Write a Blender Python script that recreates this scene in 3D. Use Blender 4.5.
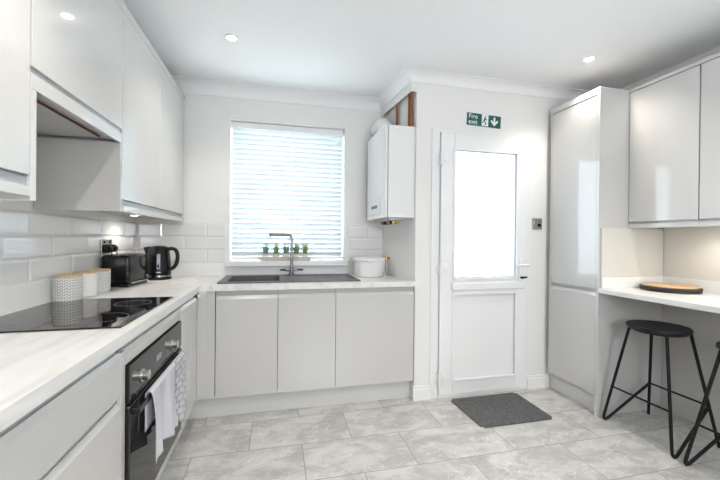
import bpy, bmesh, math, random
from mathutils import Vector, Matrix
random.seed(7)
C = bpy.context.scene.collection
PI = math.pi
for o in list(bpy.data.objects): bpy.data.objects.remove(o)

# ------------------------------------------------------------------ camera
CAM_H = 1.235
F_PX, YAW, PIT, ROL = 350.55, 0.232393, 0.0046336, 0.0094782
cam_data = bpy.data.cameras.new('camera'); cam = bpy.data.objects.new('camera', cam_data); C.objects.link(cam)
cam_data.sensor_fit = 'HORIZONTAL'; cam_data.sensor_width = 36.0; cam_data.lens = F_PX/720*36.0
cam_data.clip_start = 0.02
fw = Vector((math.sin(YAW)*math.cos(PIT), math.cos(YAW)*math.cos(PIT), -math.sin(PIT)))
rt = Vector((math.cos(YAW), -math.sin(YAW), 0)); up = rt.cross(fw)
rt2 = rt*math.cos(ROL)+up*math.sin(ROL); up2 = -rt*math.sin(ROL)+up*math.cos(ROL)
m = Matrix((rt2, up2, -fw)).transposed().to_4x4(); m.translation = (0, 0, CAM_H)
cam.matrix_world = m
bpy.context.scene.camera = cam

# ------------------------------------------------------------------ world, lights, exposure
W = bpy.data.worlds.new('sky'); bpy.context.scene.world = W; W.use_nodes = True
bg = W.node_tree.nodes['Background']; bg.inputs[0].default_value = (0.87, 0.94, 1.0, 1); bg.inputs[1].default_value = 9.0
vs = bpy.context.scene.view_settings
vs.view_transform = 'Standard'; vs.look = 'None'; vs.gamma = 1.0; vs.use_curve_mapping = False
vs.exposure = 0.64

def portal(name, loc, size, size_y, rot):
    """marks an opening through which the sky lights the room"""
    l = bpy.data.lights.new(name, 'AREA'); l.shape = 'RECTANGLE'; l.size = size; l.size_y = size_y
    l.energy = 1; l.cycles.is_portal = True
    o = bpy.data.objects.new(name, l); C.objects.link(o); o.location = loc; o.rotation_euler = rot
portal('rear_opening_portal', (0.9, -1.84, 1.6), 1.2, 1.0, (PI/2, 0, 0))
portal('window_portal', (0.1, 3.43, 1.635), 1.0, 1.2, (-PI/2, 0, 0))
portal('door_portal', (1.616, 2.72, 1.43), 0.6, 1.05, (-PI/2, 0, 0))
DOWN_W, DOWN_W2, PUCK_W = 15, 36, 2.4

# ------------------------------------------------------------------ room numbers
XL, XR = -1.09, 2.772          # left and right walls
YB, YD, YR = 3.12, 2.51, -1.7 # sink wall, back-door wall, rear wall
ZC = 2.50
XA, XA2 = 1.03, 0.955         # alcove side wall: front edge, back edge
WT = 0.912                    # worktop height

# ------------------------------------------------------------------ materials
def new_mat(name):
    mt = bpy.data.materials.new(name); mt.use_nodes = True
    nt = mt.node_tree; b = nt.nodes['Principled BSDF']
    return mt, nt, b
def pmat(name, col, rough=0.5, metal=0.0, coat=0.0, noise=0.0, nscale=30, bump=0.0, bscale=200, trans=0.0, stretch=None, coatr=0.03, spec=0.5):
    mt, nt, b = new_mat(name)
    b.inputs['Base Color'].default_value = (*col, 1); b.inputs['Roughness'].default_value = rough
    b.inputs['Metallic'].default_value = metal; b.inputs['Coat Weight'].default_value = coat
    b.inputs['Coat Roughness'].default_value = coatr; b.inputs['Coat IOR'].default_value = 1.65; b.inputs['Specular IOR Level'].default_value = spec
    tc = nt.nodes.new('ShaderNodeTexCoord'); src = tc.outputs['Object']
    if stretch:
        mp = nt.nodes.new('ShaderNodeMapping'); mp.inputs['Scale'].default_value = stretch
        nt.links.new(src, mp.inputs[0]); src = mp.outputs[0]
    n = nt.nodes.new('ShaderNodeTexNoise'); n.inputs['Scale'].default_value = nscale; n.inputs['Detail'].default_value = 6
    nt.links.new(src, n.inputs['Vector'])
    mx = nt.nodes.new('ShaderNodeMix'); mx.data_type = 'RGBA'
    k = noise if noise else 0.012
    mx.inputs[6].default_value = (*[c*(1-k) for c in col], 1); mx.inputs[7].default_value = (*[min(1, c*(1+k)) for c in col], 1)
    nt.links.new(n.outputs['Fac'], mx.inputs[0]); nt.links.new(mx.outputs[2], b.inputs['Base Color'])
    if bump:
        n2 = nt.nodes.new('ShaderNodeTexNoise'); n2.inputs['Scale'].default_value = bscale
        nt.links.new(src, n2.inputs['Vector'])
        bp = nt.nodes.new('ShaderNodeBump'); bp.inputs['Strength'].default_value = bump; bp.inputs['Distance'].default_value = 0.002
        nt.links.new(n2.outputs['Fac'], bp.inputs['Height']); nt.links.new(bp.outputs[0], b.inputs['Normal'])
    return mt

M = {}
M['wall'] = pmat('wall_paint', (0.83, 0.82, 0.805), 0.6, bump=0.08, bscale=300)
M['ceil'] = pmat('ceiling_paint', (0.88, 0.885, 0.89), 0.7)
M['trim'] = pmat('white_gloss_trim', (0.86, 0.855, 0.845), 0.3)
M['cab'] = pmat('gloss_light_grey_lacquer', (0.60, 0.59, 0.575), 0.25, coat=1.0, coatr=0.02)
M['carc'] = pmat('grey_carcass_board', (0.52, 0.51, 0.495), 0.35)
M['chan'] = pmat('grey_channel', (0.46, 0.47, 0.49), 0.3, metal=0.2)
M['plinth'] = pmat('grey_plinth', (0.66, 0.655, 0.645), 0.3)
M['upvc'] = pmat('white_upvc', (0.86, 0.86, 0.865), 0.25, coat=0.3)
M['seal'] = pmat('grey_seal', (0.30, 0.34, 0.42), 0.6)
M['tile'] = pmat('white_gloss_tile', (0.80, 0.795, 0.785), 0.10, coat=0.6)
M['grout'] = pmat('pale_grout', (0.78, 0.775, 0.76), 0.8)
M['boiler'] = pmat('white_enamel', (0.84, 0.84, 0.835), 0.28, coat=0.3)
M['blkgloss'] = pmat('black_gloss_plastic', (0.008, 0.009, 0.011), 0.14, coat=0.0, spec=0.4)
M['blk'] = pmat('black_plastic', (0.010, 0.010, 0.012), 0.4, spec=0.3)
M['blkglass'] = pmat('black_glass', (0.006, 0.006, 0.007), 0.02, spec=0.6)
M['ovenglass'] = pmat('oven_smoked_glass', (0.022, 0.021, 0.020), 0.04, spec=0.35)
M['steel'] = pmat('brushed_steel', (0.62, 0.60, 0.57), 0.28, metal=1.0)
M['chrome'] = pmat('chrome', (0.36, 0.36, 0.38), 0.18, metal=1.0)
M['copper'] = pmat('aged_copper', (0.30, 0.12, 0.055), 0.5, metal=0.4, noise=0.75, nscale=25)
M['brass'] = pmat('brass', (0.62, 0.45, 0.16), 0.3, metal=1.0)
M['sink'] = pmat('dark_grey_composite', (0.12, 0.115, 0.125), 0.35, noise=0.15, nscale=400)
M['iron'] = pmat('black_powder_coat', (0.010, 0.010, 0.011), 0.5, spec=0.2)
M['seat'] = pmat('black_stained_wood', (0.014, 0.014, 0.016), 0.42, spec=0.3, noise=0.4, nscale=6, stretch=(1, 14, 1), bump=0.2, bscale=30)
M['slate'] = pmat('black_slate', (0.03, 0.027, 0.026), 0.6, bump=0.4, bscale=60)
M['wood'] = pmat('light_bamboo', (0.66, 0.44, 0.24), 0.45, noise=0.18, nscale=8, stretch=(1, 12, 1))
M['mat'] = pmat('dark_grey_mat', (0.11, 0.11, 0.112), 0.95, noise=0.98, nscale=75, bump=1.0, bscale=500)
M['pot'] = pmat('white_pot', (0.85, 0.85, 0.84), 0.35)
M['leaf'] = pmat('grass_green', (0.20, 0.34, 0.13), 0.6, noise=0.35, nscale=40)
M['leaf2'] = pmat('blue_green_blades', (0.15, 0.31, 0.22), 0.6, noise=0.35, nscale=40)
M['tray'] = pmat('pale_wood_tray', (0.62, 0.57, 0.50), 0.6, noise=0.1)
M['green'] = pmat('sign_green', (0.0, 0.105, 0.085), 0.35)
M['white'] = pmat('sign_white', (0.88, 0.88, 0.88), 0.4)
M['socket'] = pmat('satin_nickel', (0.42, 0.39, 0.34), 0.35, metal=0.9)
M['darkvoid'] = pmat('dark_cavity', (0.05, 0.035, 0.03), 0.8)
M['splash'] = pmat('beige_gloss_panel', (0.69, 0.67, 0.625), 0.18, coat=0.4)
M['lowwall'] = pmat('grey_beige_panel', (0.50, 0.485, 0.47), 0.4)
M['ceram'] = pmat('cream_ceramic', (0.74, 0.72, 0.69), 0.35)
M['rust'] = pmat('red_brown_filter_edge', (0.12, 0.03, 0.02), 0.6)
M['fence'] = pmat('blue_grey_fence', (0.20, 0.30, 0.32), 0.8, noise=0.15, nscale=4, stretch=(12, 1, 1))
M['render'] = pmat('pale_house_render', (0.80, 0.79, 0.78), 0.9)
M['roof'] = pmat('slate_roof', (0.22, 0.23, 0.26), 0.8)
M['patio'] = pmat('patio_slabs', (0.62, 0.62, 0.60), 0.9, noise=0.15, nscale=3)

# emissive lamp face
def emis(name, col, s):
    mt, nt, b = new_mat(name); b.inputs['Emission Color'].default_value = (*col, 1); b.inputs['Emission Strength'].default_value = s
    b.inputs['Base Color'].default_value = (*col, 1); return mt
M['lamp'] = emis('lamp_face', (1.0, 0.96, 0.90), 25)
M['display'] = pmat('grey_display', (0.20, 0.22, 0.25), 0.2)

# worktop: white with faint grey streaks running along it
def worktop_mat(name, rotz):
    mt, nt, b = new_mat(name)
    tc = nt.nodes.new('ShaderNodeTexCoord'); mp = nt.nodes.new('ShaderNodeMapping')
    mp.inputs['Rotation'].default_value = (0, 0, rotz); mp.inputs['Scale'].default_value = (9, 1.3, 9)
    nt.links.new(tc.outputs['Object'], mp.inputs[0])
    n = nt.nodes.new('ShaderNodeTexNoise'); n.inputs['Scale'].default_value = 2.2; n.inputs['Detail'].default_value = 9; n.inputs['Distortion'].default_value = 0.7
    nt.links.new(mp.outputs[0], n.inputs['Vector'])
    r = nt.nodes.new('ShaderNodeValToRGB')
    r.color_ramp.elements[0].position = 0.34; r.color_ramp.elements[0].color = (0.69, 0.68, 0.66, 1)
    r.color_ramp.elements[1].position = 0.56; r.color_ramp.elements[1].color = (0.80, 0.79, 0.775, 1)
    nt.links.new(n.outputs['Fac'], r.inputs[0]); nt.links.new(r.outputs[0], b.inputs['Base Color'])
    b.inputs['Roughness'].default_value = 0.32
    return mt
M['wt_y'] = worktop_mat('white_streaked_worktop', 0.12)
M['wt_x'] = worktop_mat('white_streaked_worktop_crosswise', PI/2)

# floor: grey marble-effect porcelain, 610 x 330 running bond
def floor_mat():
    mt, nt, b = new_mat('grey_marble_floor_tiles')
    L = nt.links; N = nt.nodes
    tc = N.new('ShaderNodeTexCoord')
    mp = N.new('ShaderNodeMapping'); mp.inputs['Location'].default_value = (-0.155+0.61*20, -2.115+0.33*20, 0)
    L.new(tc.outputs['Object'], mp.inputs[0])
    br = N.new('ShaderNodeTexBrick'); br.offset = 0.5; br.offset_frequency = 2; br.squash = 1
    br.inputs['Scale'].default_value = 1.0; br.inputs['Brick Width'].default_value = 0.61; br.inputs['Row Height'].default_value = 0.33
    br.inputs['Mortar Size'].default_value = 0.0022; br.inputs['Mortar Smooth'].default_value = 0.1; br.inputs['Bias'].default_value = 0
    br.inputs['Color1'].default_value = (0, 0, 0, 1); br.inputs['Color2'].default_value = (1, 1, 1, 1); br.inputs['Mortar'].default_value = (0.5, 0.5, 0.5, 1)
    L.new(mp.outputs[0], br.inputs['Vector'])
    # each tile shifts the veining
    sc = N.new('ShaderNodeVectorMath'); sc.operation = 'SCALE'; sc.inputs['Scale'].default_value = 7.0
    L.new(br.outputs['Color'], sc.inputs[0])
    rot = N.new('ShaderNodeMapping'); rot.inputs['Rotation'].default_value = (0, 0, -0.75); rot.inputs['Scale'].default_value = (1.0, 1.9, 1)
    L.new(tc.outputs['Object'], rot.inputs[0])
    ad = N.new('ShaderNodeVectorMath'); ad.operation = 'ADD'; L.new(rot.outputs[0], ad.inputs[0]); L.new(sc.outputs[0], ad.inputs[1])
    n1 = N.new('ShaderNodeTexNoise'); n1.inputs['Scale'].default_value = 4.5; n1.inputs['Detail'].default_value = 10; n1.inputs['Roughness'].default_value = 0.62; n1.inputs['Distortion'].default_value = 0.5
    L.new(ad.outputs[0], n1.inputs['Vector'])
    r1 = N.new('ShaderNodeValToRGB'); e = r1.color_ramp.elements
    e[0].position = 0.30; e[0].color = (0.38, 0.37, 0.35, 1); e[1].position = 0.70; e[1].color = (0.64, 0.625, 0.60, 1)
    x = e.new(0.47); x.color = (0.47, 0.46, 0.44, 1); x = e.new(0.56); x.color = (0.58, 0.565, 0.54, 1)
    L.new(n1.outputs['Fac'], r1.inputs[0])
    n2 = N.new('ShaderNodeTexNoise'); n2.inputs['Scale'].default_value = 5.5; n2.inputs['Detail'].default_value = 8; n2.inputs['Distortion'].default_value = 1.2
    L.new(ad.outputs[0], n2.inputs['Vector'])
    r2 = N.new('ShaderNodeValToRGB'); e = r2.color_ramp.elements
    e[0].position = 0.485; e[0].color = (0, 0, 0, 1); e[1].position = 0.515; e[1].color = (0, 0, 0, 1); x = e.new(0.50); x.color = (1, 1, 1, 1)
    L.new(n2.outputs['Fac'], r2.inputs[0])
    mv = N.new('ShaderNodeMix'); mv.data_type = 'RGBA'; mv.inputs[7].default_value = (0.78, 0.77, 0.75, 1)
    mm = N.new('ShaderNodeMath'); mm.operation = 'MULTIPLY'; mm.inputs[1].default_value = 0.6
    L.new(r2.outputs[0], mm.inputs[0]); L.new(mm.outputs[0], mv.inputs[0]); L.new(r1.outputs[0], mv.inputs[6])
    mg = N.new('ShaderNodeMix'); mg.data_type = 'RGBA'; mg.inputs[7].default_value = (0.24, 0.23, 0.215, 1)
    L.new(br.outputs['Fac'], mg.inputs[0]); L.new(mv.outputs[2], mg.inputs[6]); L.new(mg.outputs[2], b.inputs['Base Color'])
    b.inputs['Roughness'].default_value = 0.30
    bp = N.new('ShaderNodeBump'); bp.inputs['Strength'].default_value = 0.4; bp.inputs['Distance'].default_value = 0.002; bp.invert = True
    L.new(br.outputs['Fac'], bp.inputs['Height']); L.new(bp.outputs[0], b.inputs['Normal'])
    return mt
M['floor'] = floor_mat()

def translucent_mat(name, col, tr, rough=0.4):
    mt, nt, b = new_mat(name); b.inputs['Base Color'].default_value = (*col, 1); b.inputs['Roughness'].default_value = rough
    t = nt.nodes.new('ShaderNodeBsdfTranslucent'); t.inputs[0].default_value = (*col, 1)
    mx = nt.nodes.new('ShaderNodeMixShader'); mx.inputs[0].default_value = tr
    out = nt.nodes['Material Output']
    nt.links.new(b.outputs[0], mx.inputs[1]); nt.links.new(t.outputs[0], mx.inputs[2]); nt.links.new(mx.outputs[0], out.inputs[0])
    return mt
M['slat'] = translucent_mat('white_blind_slat', (0.72, 0.76, 0.78), 0.07)
def frosted():
    mt, nt, b = new_mat('obscured_glass')
    N = nt.nodes; L = nt.links
    b.inputs['Base Color'].default_value = (0.70, 0.73, 0.76, 1); b.inputs['Transmission Weight'].default_value = 1.0
    b.inputs['Roughness'].default_value = 0.18; b.inputs['IOR'].default_value = 1.3
    tc = N.new('ShaderNodeTexCoord'); n = N.new('ShaderNodeTexVoronoi'); n.inputs['Scale'].default_value = 90; n.feature = 'SMOOTH_F1'
    L.new(tc.outputs['Object'], n.inputs['Vector'])
    bp = N.new('ShaderNodeBump'); bp.inputs['Strength'].default_value = 0.7; bp.inputs['Distance'].default_value = 0.006
    L.new(n.outputs['Distance'], bp.inputs['Height']); L.new(bp.outputs[0], b.inputs['Normal'])
    t = N.new('ShaderNodeBsdfTranslucent'); t.inputs[0].default_value = (0.66, 0.69, 0.72, 1)
    mx = N.new('ShaderNodeMixShader'); mx.inputs[0].default_value = 0.45
    L.new(b.outputs[0], mx.inputs[1]); L.new(t.outputs[0], mx.inputs[2]); L.new(mx.outputs[0], N['Material Output'].inputs[0])
    return mt
M['leaf'] = translucent_mat('grass_green', (0.34, 0.50, 0.22), 0.35, 0.5); M['leaf2'] = translucent_mat('blue_green_blades', (0.28, 0.46, 0.34), 0.35, 0.5)
M['frost'] = frosted()
def clear():
    mt, nt, b = new_mat('clear_glass')
    g = nt.nodes.new('ShaderNodeBsdfGlossy'); g.inputs['Roughness'].default_value = 0.01
    t = nt.nodes.new('ShaderNodeBsdfTransparent'); t.inputs[0].default_value = (0.95, 0.98, 0.98, 1)
    mx = nt.nodes.new('ShaderNodeMixShader'); mx.inputs[0].default_value = 0.06
    nt.links.new(t.outputs[0], mx.inputs[1]); nt.links.new(g.outputs[0], mx.inputs[2]); nt.links.new(mx.outputs[0], nt.nodes['Material Output'].inputs[0])
    return mt
M['glass'] = clear()

# ceramic with small grey leaf pattern (canisters)
def leafpat():
    mt, nt, b = new_mat('leaf_pattern_ceramic'); N = nt.nodes; L = nt.links
    tc = N.new('ShaderNodeTexCoord'); mp = N.new('ShaderNodeMapping'); mp.inputs['Scale'].default_value = (1, 1, 1)
    L.new(tc.outputs['UV'], mp.inputs[0])
    sx = N.new('ShaderNodeSeparateXYZ'); L.new(mp.outputs[0], sx.inputs[0])
    def mth(op, a, bb=None):
        q = N.new('ShaderNodeMath'); q.operation = op
        for i, v in enumerate((a, bb)):
            if v is None: continue
            if isinstance(v, (int, float)): q.inputs[i].default_value = v
            else: L.new(v, q.inputs[i])
        return q.outputs[0]
    u = mth('MULTIPLY', sx.outputs[0], 18); v = mth('MULTIPLY', sx.outputs[1], 9)
    tri = mth('ABSOLUTE', mth('SUBTRACT', mth('FRACT', u), 0.5))
    w = mth('FRACT', mth('ADD', v, mth('MULTIPLY', tri, 1.8)))
    band = mth('LESS_THAN', w, 0.42)
    gap = mth('GREATER_THAN', tri, 0.06); gap2 = mth('LESS_THAN', tri, 0.44)
    fac = mth('MULTIPLY', mth('MULTIPLY', band, gap), gap2)
    mx = N.new('ShaderNodeMix'); mx.data_type = 'RGBA'; mx.inputs[6].default_value = (0.76, 0.745, 0.72, 1); mx.inputs[7].default_value = (0.30, 0.295, 0.30, 1)
    L.new(fac, mx.inputs[0]); L.new(mx.outputs[2], b.inputs['Base Color']); b.inputs['Roughness'].default_value = 0.4
    return mt
M['leafpat'] = leafpat()
def toweltile():
    mt, nt, b = new_mat('towel_lattice_print'); N = nt.nodes; L = nt.links
    tc = N.new('ShaderNodeTexCoord')
    br = N.new('ShaderNodeTexBrick'); br.inputs['Scale'].default_value = 1; br.inputs['Brick Width'].default_value = 0.075; br.inputs['Row Height'].default_value = 0.05
    br.inputs['Mortar Size'].default_value = 0.004; br.inputs['Color1'].default_value = (0.56, 0.55, 0.57, 1); br.inputs['Color2'].default_value = (0.60, 0.59, 0.61, 1)
    br.inputs['Mortar'].default_value = (0.30, 0.30, 0.33, 1)
    L.new(tc.outputs['UV'], br.inputs['Vector']); L.new(br.outputs['Color'], b.inputs['Base Color']); b.inputs['Roughness'].default_value = 0.95
    return mt
M['towel2'] = toweltile()
M['towel'] = pmat('pale_grey_cotton', (0.58, 0.58, 0.62), 0.95, bump=0.4, bscale=900)

# ------------------------------------------------------------------ helpers
def bx(bm, x0, x1, y0, y1, z0, z1, bev=0.0, seg=2):
    t = bmesh.new(); bmesh.ops.create_cube(t, size=1)
    bmesh.ops.scale(t, vec=(abs(x1-x0), abs(y1-y0), abs(z1-z0)), verts=t.verts)
    bmesh.ops.translate(t, vec=((x0+x1)/2, (y0+y1)/2, (z0+z1)/2), verts=t.verts)
    if bev: bmesh.ops.bevel(t, geom=list(t.edges), offset=bev, segments=seg, profile=0.5, affect='EDGES')
    me = bpy.data.meshes.new('t'); t.to_mesh(me); t.free(); bm.from_mesh(me); bpy.data.meshes.remove(me)
    return bm
def tube(bm, pts, r, n=12, cap=True, radii=None, smooth=0):
    pts = [Vector(p) for p in pts]
    if smooth:
        for _ in range(smooth):
            q = [pts[0]]
            for a, b_ in zip(pts[:-1], pts[1:]): q += [a.lerp(b_, .25), a.lerp(b_, .75)]
            q.append(pts[-1]); pts = q
    rings = []; prev = None
    for i, p in enumerate(pts):
        d = (pts[min(i+1, len(pts)-1)]-pts[max(i-1, 0)]).normalized()
        if prev is None:
            a = d.cross(Vector((0, 0, 1)));
            if a.length < 1e-3: a = d.cross(Vector((1, 0, 0)))
            a.normalize()
        else:
            a = (prev-d*prev.dot(d)).normalized()
        prev = a; b_ = d.cross(a); rr = radii[i] if radii else r
        rings.append([bm.verts.new(p+(a*math.cos(2*PI*k/n)+b_*math.sin(2*PI*k/n))*rr) for k in range(n)])
    for A, B in zip(rings[:-1], rings[1:]):
        for k in range(n): bm.faces.new((A[k], A[(k+1) % n], B[(k+1) % n], B[k]))
    if cap: bm.faces.new(rings[0][::-1]); bm.faces.new(rings[-1])
    return bm
def lathe(bm, prof, c=(0, 0, 0), n=40, sx=1, sy=1, uv=False, rot=0, cap=True):
    c = Vector(c); rings = []
    for r, z in prof:
        rings.append([bm.verts.new(c+Vector((r*sx*math.cos(2*PI*k/n+rot), r*sy*math.sin(2*PI*k/n+rot), z))) for k in range(n)])
    lay = bm.loops.layers.uv.verify() if uv else None
    zs = [z for r, z in prof]; z0, z1 = min(zs), max(zs)
    for j, (A, B) in enumerate(zip(rings[:-1], rings[1:])):
        for k in range(n):
            f = bm.faces.new((A[k], A[(k+1) % n], B[(k+1) % n], B[k]))
            if uv:
                us = (k/n, (k+1)/n, (k+1)/n, k/n); vs_ = (prof[j][1], prof[j][1], prof[j+1][1], prof[j+1][1])
                for l, a, v in zip(f.loops, us, vs_): l[lay].uv = (a, (v-z0)/(z1-z0))
    if cap and prof[0][0] > 1e-5: bm.faces.new(rings[0][::-1])
    if cap and prof[-1][0] > 1e-5: bm.faces.new(rings[-1])
    return bm
def prism(bm, poly, fn):
    """poly 2d points; fn(p, t) -> 3d for t in 0,1"""
    A = [bm.verts.new(fn(p, 0)) for p in poly]; B = [bm.verts.new(fn(p, 1)) for p in poly]
    n = len(poly); bm.faces.new(A[::-1]); bm.faces.new(B)
    for k in range(n): bm.faces.new((A[k], A[(k+1) % n], B[(k+1) % n], B[k]))
    return bm
def cyl(bm, c, axis, r, h, n=24):
    c = Vector(c); d = Vector(axis).normalized()
    return tube(bm, [c, c+d*h], r, n)
def link(name, bm, mat, parent=None, world=True, smooth=False, label=None):
    """links bm as ONE mesh; coordinates are world ones, made local to the parent thing"""
    bmesh.ops.recalc_face_normals(bm, faces=bm.faces)
    me = bpy.data.meshes.new(name); bm.to_mesh(me); bm.free()
    o = bpy.data.objects.new(name, me); C.objects.link(o); me.materials.append(mat)
    if parent is not None:
        root = parent; off = Vector((0, 0, 0))
        while root is not None: off += root.location; root = root.parent
        if world: me.transform(Matrix.Translation(-off))
        o.parent = parent
    if smooth:
        me.shade_smooth()
        try: me.set_sharp_from_angle(angle=math.radians(smooth if smooth is not True else 40))
        except Exception: pass
    if label: o['label'] = label
    return o
def thing(name, label, cat, loc=(0, 0, 0), group=None, kind=None):
    o = bpy.data.objects.new(name, None); C.objects.link(o); o.location = loc; o.empty_display_size = 0.05
    o['label'] = label; o['category'] = cat
    if group: o['group'] = group
    if kind: o['kind'] = kind
    return o
def tag(o, label, cat, group=None, kind=None):
    o['label'] = label; o['category'] = cat
    if group: o['group'] = group
    if kind: o['kind'] = kind
    return o
def struct(name, bm, mat, label, cat, smooth=False):
    # the origin is the world's, so that object texture coordinates are metres in the room
    return tag(link(name, bm, mat, None, smooth=smooth), label, cat, kind='structure')
B = bmesh.new
def box(x0, x1, y0, y1, z0, z1, bev=0.0): return bx(B(), x0, x1, y0, y1, z0, z1, bev)
def copy_tree(o, loc, label, rotz=None, parent=None):
    c = o.copy(); C.objects.link(c)
    if parent is None:
        c.location = loc; c['label'] = label
        if rotz is not None: c.rotation_euler = (0, 0, rotz)
    else: c.parent = parent
    for ch in [q for q in bpy.data.objects if q.parent == o]: copy_tree(ch, None, None, None, c)
    return c

# ================================================================== SETTING
struct('floor', box(XL-.3, XR+.3, YR-.3, YB+.0, -0.06, 0), M['floor'], 'grey marble-effect tiled floor', 'floor')
struct('ceiling', box(XL-.3, XR+.3, YR-.3, YB+.3, ZC, ZC+.1), M['ceil'], 'white ceiling', 'ceiling')
struct('wall_left', box(XL-.15, XL, YR, YB+.3, 0, ZC), M['wall'], 'left wall behind the hob', 'wall')
struct('wall_right', box(XR, XR+.15, YR, YB, 0, ZC), M['wall'], 'right wall behind the breakfast bar', 'wall')
# sink wall with the window opening
WX0, WX1, WZ0, WZ1 = -0.40, 0.60, 1.035, 2.235
w = B(); T = .30
bx(w, XL, WX0, YB, YB+T, 0, ZC); bx(w, WX1, XA+.15, YB, YB+T, 0, ZC)
bx(w, WX0, WX1, YB, YB+T, 0, WZ0-.045); bx(w, WX0, WX1, YB, YB+T, WZ1, ZC)
struct('wall_back', w, M['wall'], 'back wall around the window', 'wall')
# alcove side wall (slightly out of square) and the wall with the back door
DX0, DX1, DZ1 = 1.155, 2.025, 2.09  # door, sign and switch numbers scaled about the camera onto this wall plane
w = B(); prism(w, [(XA, YD), (XA+.10, YD), (XA+.10, YB+.02), (XA2, YB+.02)], lambda p, t: Vector((p[0], p[1], ZC*t)))
struct('wall_alcove', w, M['wall'], 'short side wall the boiler hangs on', 'wall')
w = B(); bx(w, XA+.10, DX0, YD, YD+.2, 0, ZC); bx(w, DX1, XR, YD, YD+.2, 0, ZC); bx(w, DX0, DX1, YD, YD+.2, DZ1, ZC)
struct('wall_door_side', w, M['wall'], 'wall around the back door', 'wall')
# rear wall behind the camera, its opening added to let in fill light
w = B(); bx(w, XL, .3, YR-.12, YR, 0, ZC); bx(w, 1.5, XR, YR-.12, YR, 0, ZC); bx(w, .3, 1.5, YR-.12, YR, 2.1, ZC); bx(w, .3, 1.5, YR-.12, YR, 0, 1.1)
struct('wall_rear', w, M['wall'], 'rear wall with an opening added to let in sky light', 'wall')

# coving: quarter-round cove along walls
def cove(bm, a, b_, inward, r=.10, m0=0, m1=0):
    a = Vector(a); b_ = Vector(b_); inw = Vector(inward); d = (b_-a).normalized()
    prof = [(0, 0), (0, -r-.010), (.008, -r-.010), (.011, -r)] + [(.011+(r-.011)*(1-math.cos(t)), -r+(r-.008)*math.sin(t)) for t in [PI/2*i/8 for i in range(1, 9)]] + [(r+.008, -.007), (r+.008, 0)]
    def f(p, t):
        q = a.lerp(b_, t)+inw*p[0]+d*(p[0]*(m1 if t else -m0)); return Vector((q.x, q.y, ZC+p[1]))
    return prism(bm, prof, f)
FX, FX2, FZ = .985, .925, 2.36      # boxing face: front X, back X, bottom height
t_ = B(); cove(t_, (XL, YB), (XA2, YB), (0, -1), .085); struct('trim_1', t_, M['ceil'], 'white coving along the window wall', 'coving', 50)
t_ = B(); cove(t_, (FX, YD), (XR, YD), (0, -1), .062, m0=1); struct('trim_2', t_, M['ceil'], 'white coving above the back door', 'coving', 50)
t_ = B(); cove(t_, (FX, YD), (FX2, YB), (-1, 0), .062, m0=1); struct('trim_3', t_, M['ceil'], 'white coving above the boiler', 'coving', 50)
# boxing above the boiler: fascia board hanging off the ceiling, its bottom open above the boiler
w = B(); prism(w, [(FX, YD), (FX+.004, YD), (FX2+.004, YB), (FX2, YB)], lambda p, t: Vector((p[0], p[1], FZ+(ZC-FZ)*t)))
bx(w, FX+.004, XA, YD, YD+.012, FZ, ZC)
struct('trim_4', w, M['wall'], 'white boxing that hides the pipes above the boiler', 'boxing')
# skirting
def skirt(name, x0, x1, y0, y1, label):
    w = B(); bx(w, x0, x1, y0, y1, 0, .085, .0); bx(w, x0+(.004 if y1-y0 > x1-x0 else 0), x1, y0+.006, y1, .085, .105, .0)
    struct(name, w, M['trim'], label, 'skirting board')
skirt('baseboard_door_left', XA-.012, DX0, YD-.018, YD, 'short white skirting left of the back door')
skirt('baseboard_door_right', DX1, 2.238, YD-.018, YD, 'short white skirting right of the back door')

# ------------------------------------------------------------------ window, sill
win = thing('window_1', 'white framed kitchen window behind the venetian blind', 'window', (.1, YB+.2, WZ0), kind='structure')
w = B(); fy0, fy1 = YB+.17, YB+.23
for a in ((WX0, WX0+.06, WZ0, WZ1), (WX1-.06, WX1, WZ0, WZ1), (WX0+.06, WX1-.06, WZ0, WZ0+.06), (WX0+.06, WX1-.06, WZ1-.06, WZ1), (.30, .35, WZ0+.06, WZ1-.06)):
    bx(w, a[0], a[1], fy0, fy1, a[2], a[3], .004)
link('window_frame', w, M['upvc'], win)
link('glass_pane', box(WX0+.05, WX1-.05, YB+.197, YB+.203, WZ0+.05, WZ1-.05), M['glass'], win)
w = B(); r_ = .012  # reveal lining
bx(w, WX0, WX0+r_, YB-.004, YB+.17, WZ0, WZ1); bx(w, WX1-r_, WX1, YB-.004, YB+.17, WZ0, WZ1); bx(w, WX0, WX1, YB-.004, YB+.17, WZ1-r_, WZ1)
link('reveal_lining', w, M['upvc'], win)
link('window_sill', box(WX0-.02, WX1+.02, YB-.065, YB+.17, WZ0-.045, WZ0, .006), M['upvc'], win)

# venetian blind
bl = thing('venetian_blind', 'white slatted venetian blind covering the window above the sink', 'blind', (.1, YB+.07, WZ0))
BY = YB+.065; bx0, bx1 = WX0+.018, WX1-.018
link('headrail', box(bx0, bx1, BY-.028, BY+.028, WZ1-.065, WZ1-.014, .003), M['upvc'], bl)
w = B(); n = 26; pitch = (WZ1-.082-(WZ0+.055))/(n-1); ang = math.radians(48)
for i in range(n):
    zc = WZ0+.055+pitch*i
    pts = []
    for s in range(5):
        q = -0.025+.05*s/4; h = .0016*(1-(q/.025)**2)
        pts.append((q*math.cos(ang)-h*math.sin(ang), q*math.sin(ang)+h*math.cos(ang)))
    lo = [(p[0], p[1]) for p in pts]; hi = [(p[0]-.0026*math.sin(ang), p[1]+.0026*math.cos(ang)) for p in pts]
    prism(w, lo+hi[::-1], lambda p, t, zc=zc: Vector((bx0+.003+(bx1-bx0-.006)*t, BY-p[0], zc+p[1])))
link('slats', w, M['slat'], bl)
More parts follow.
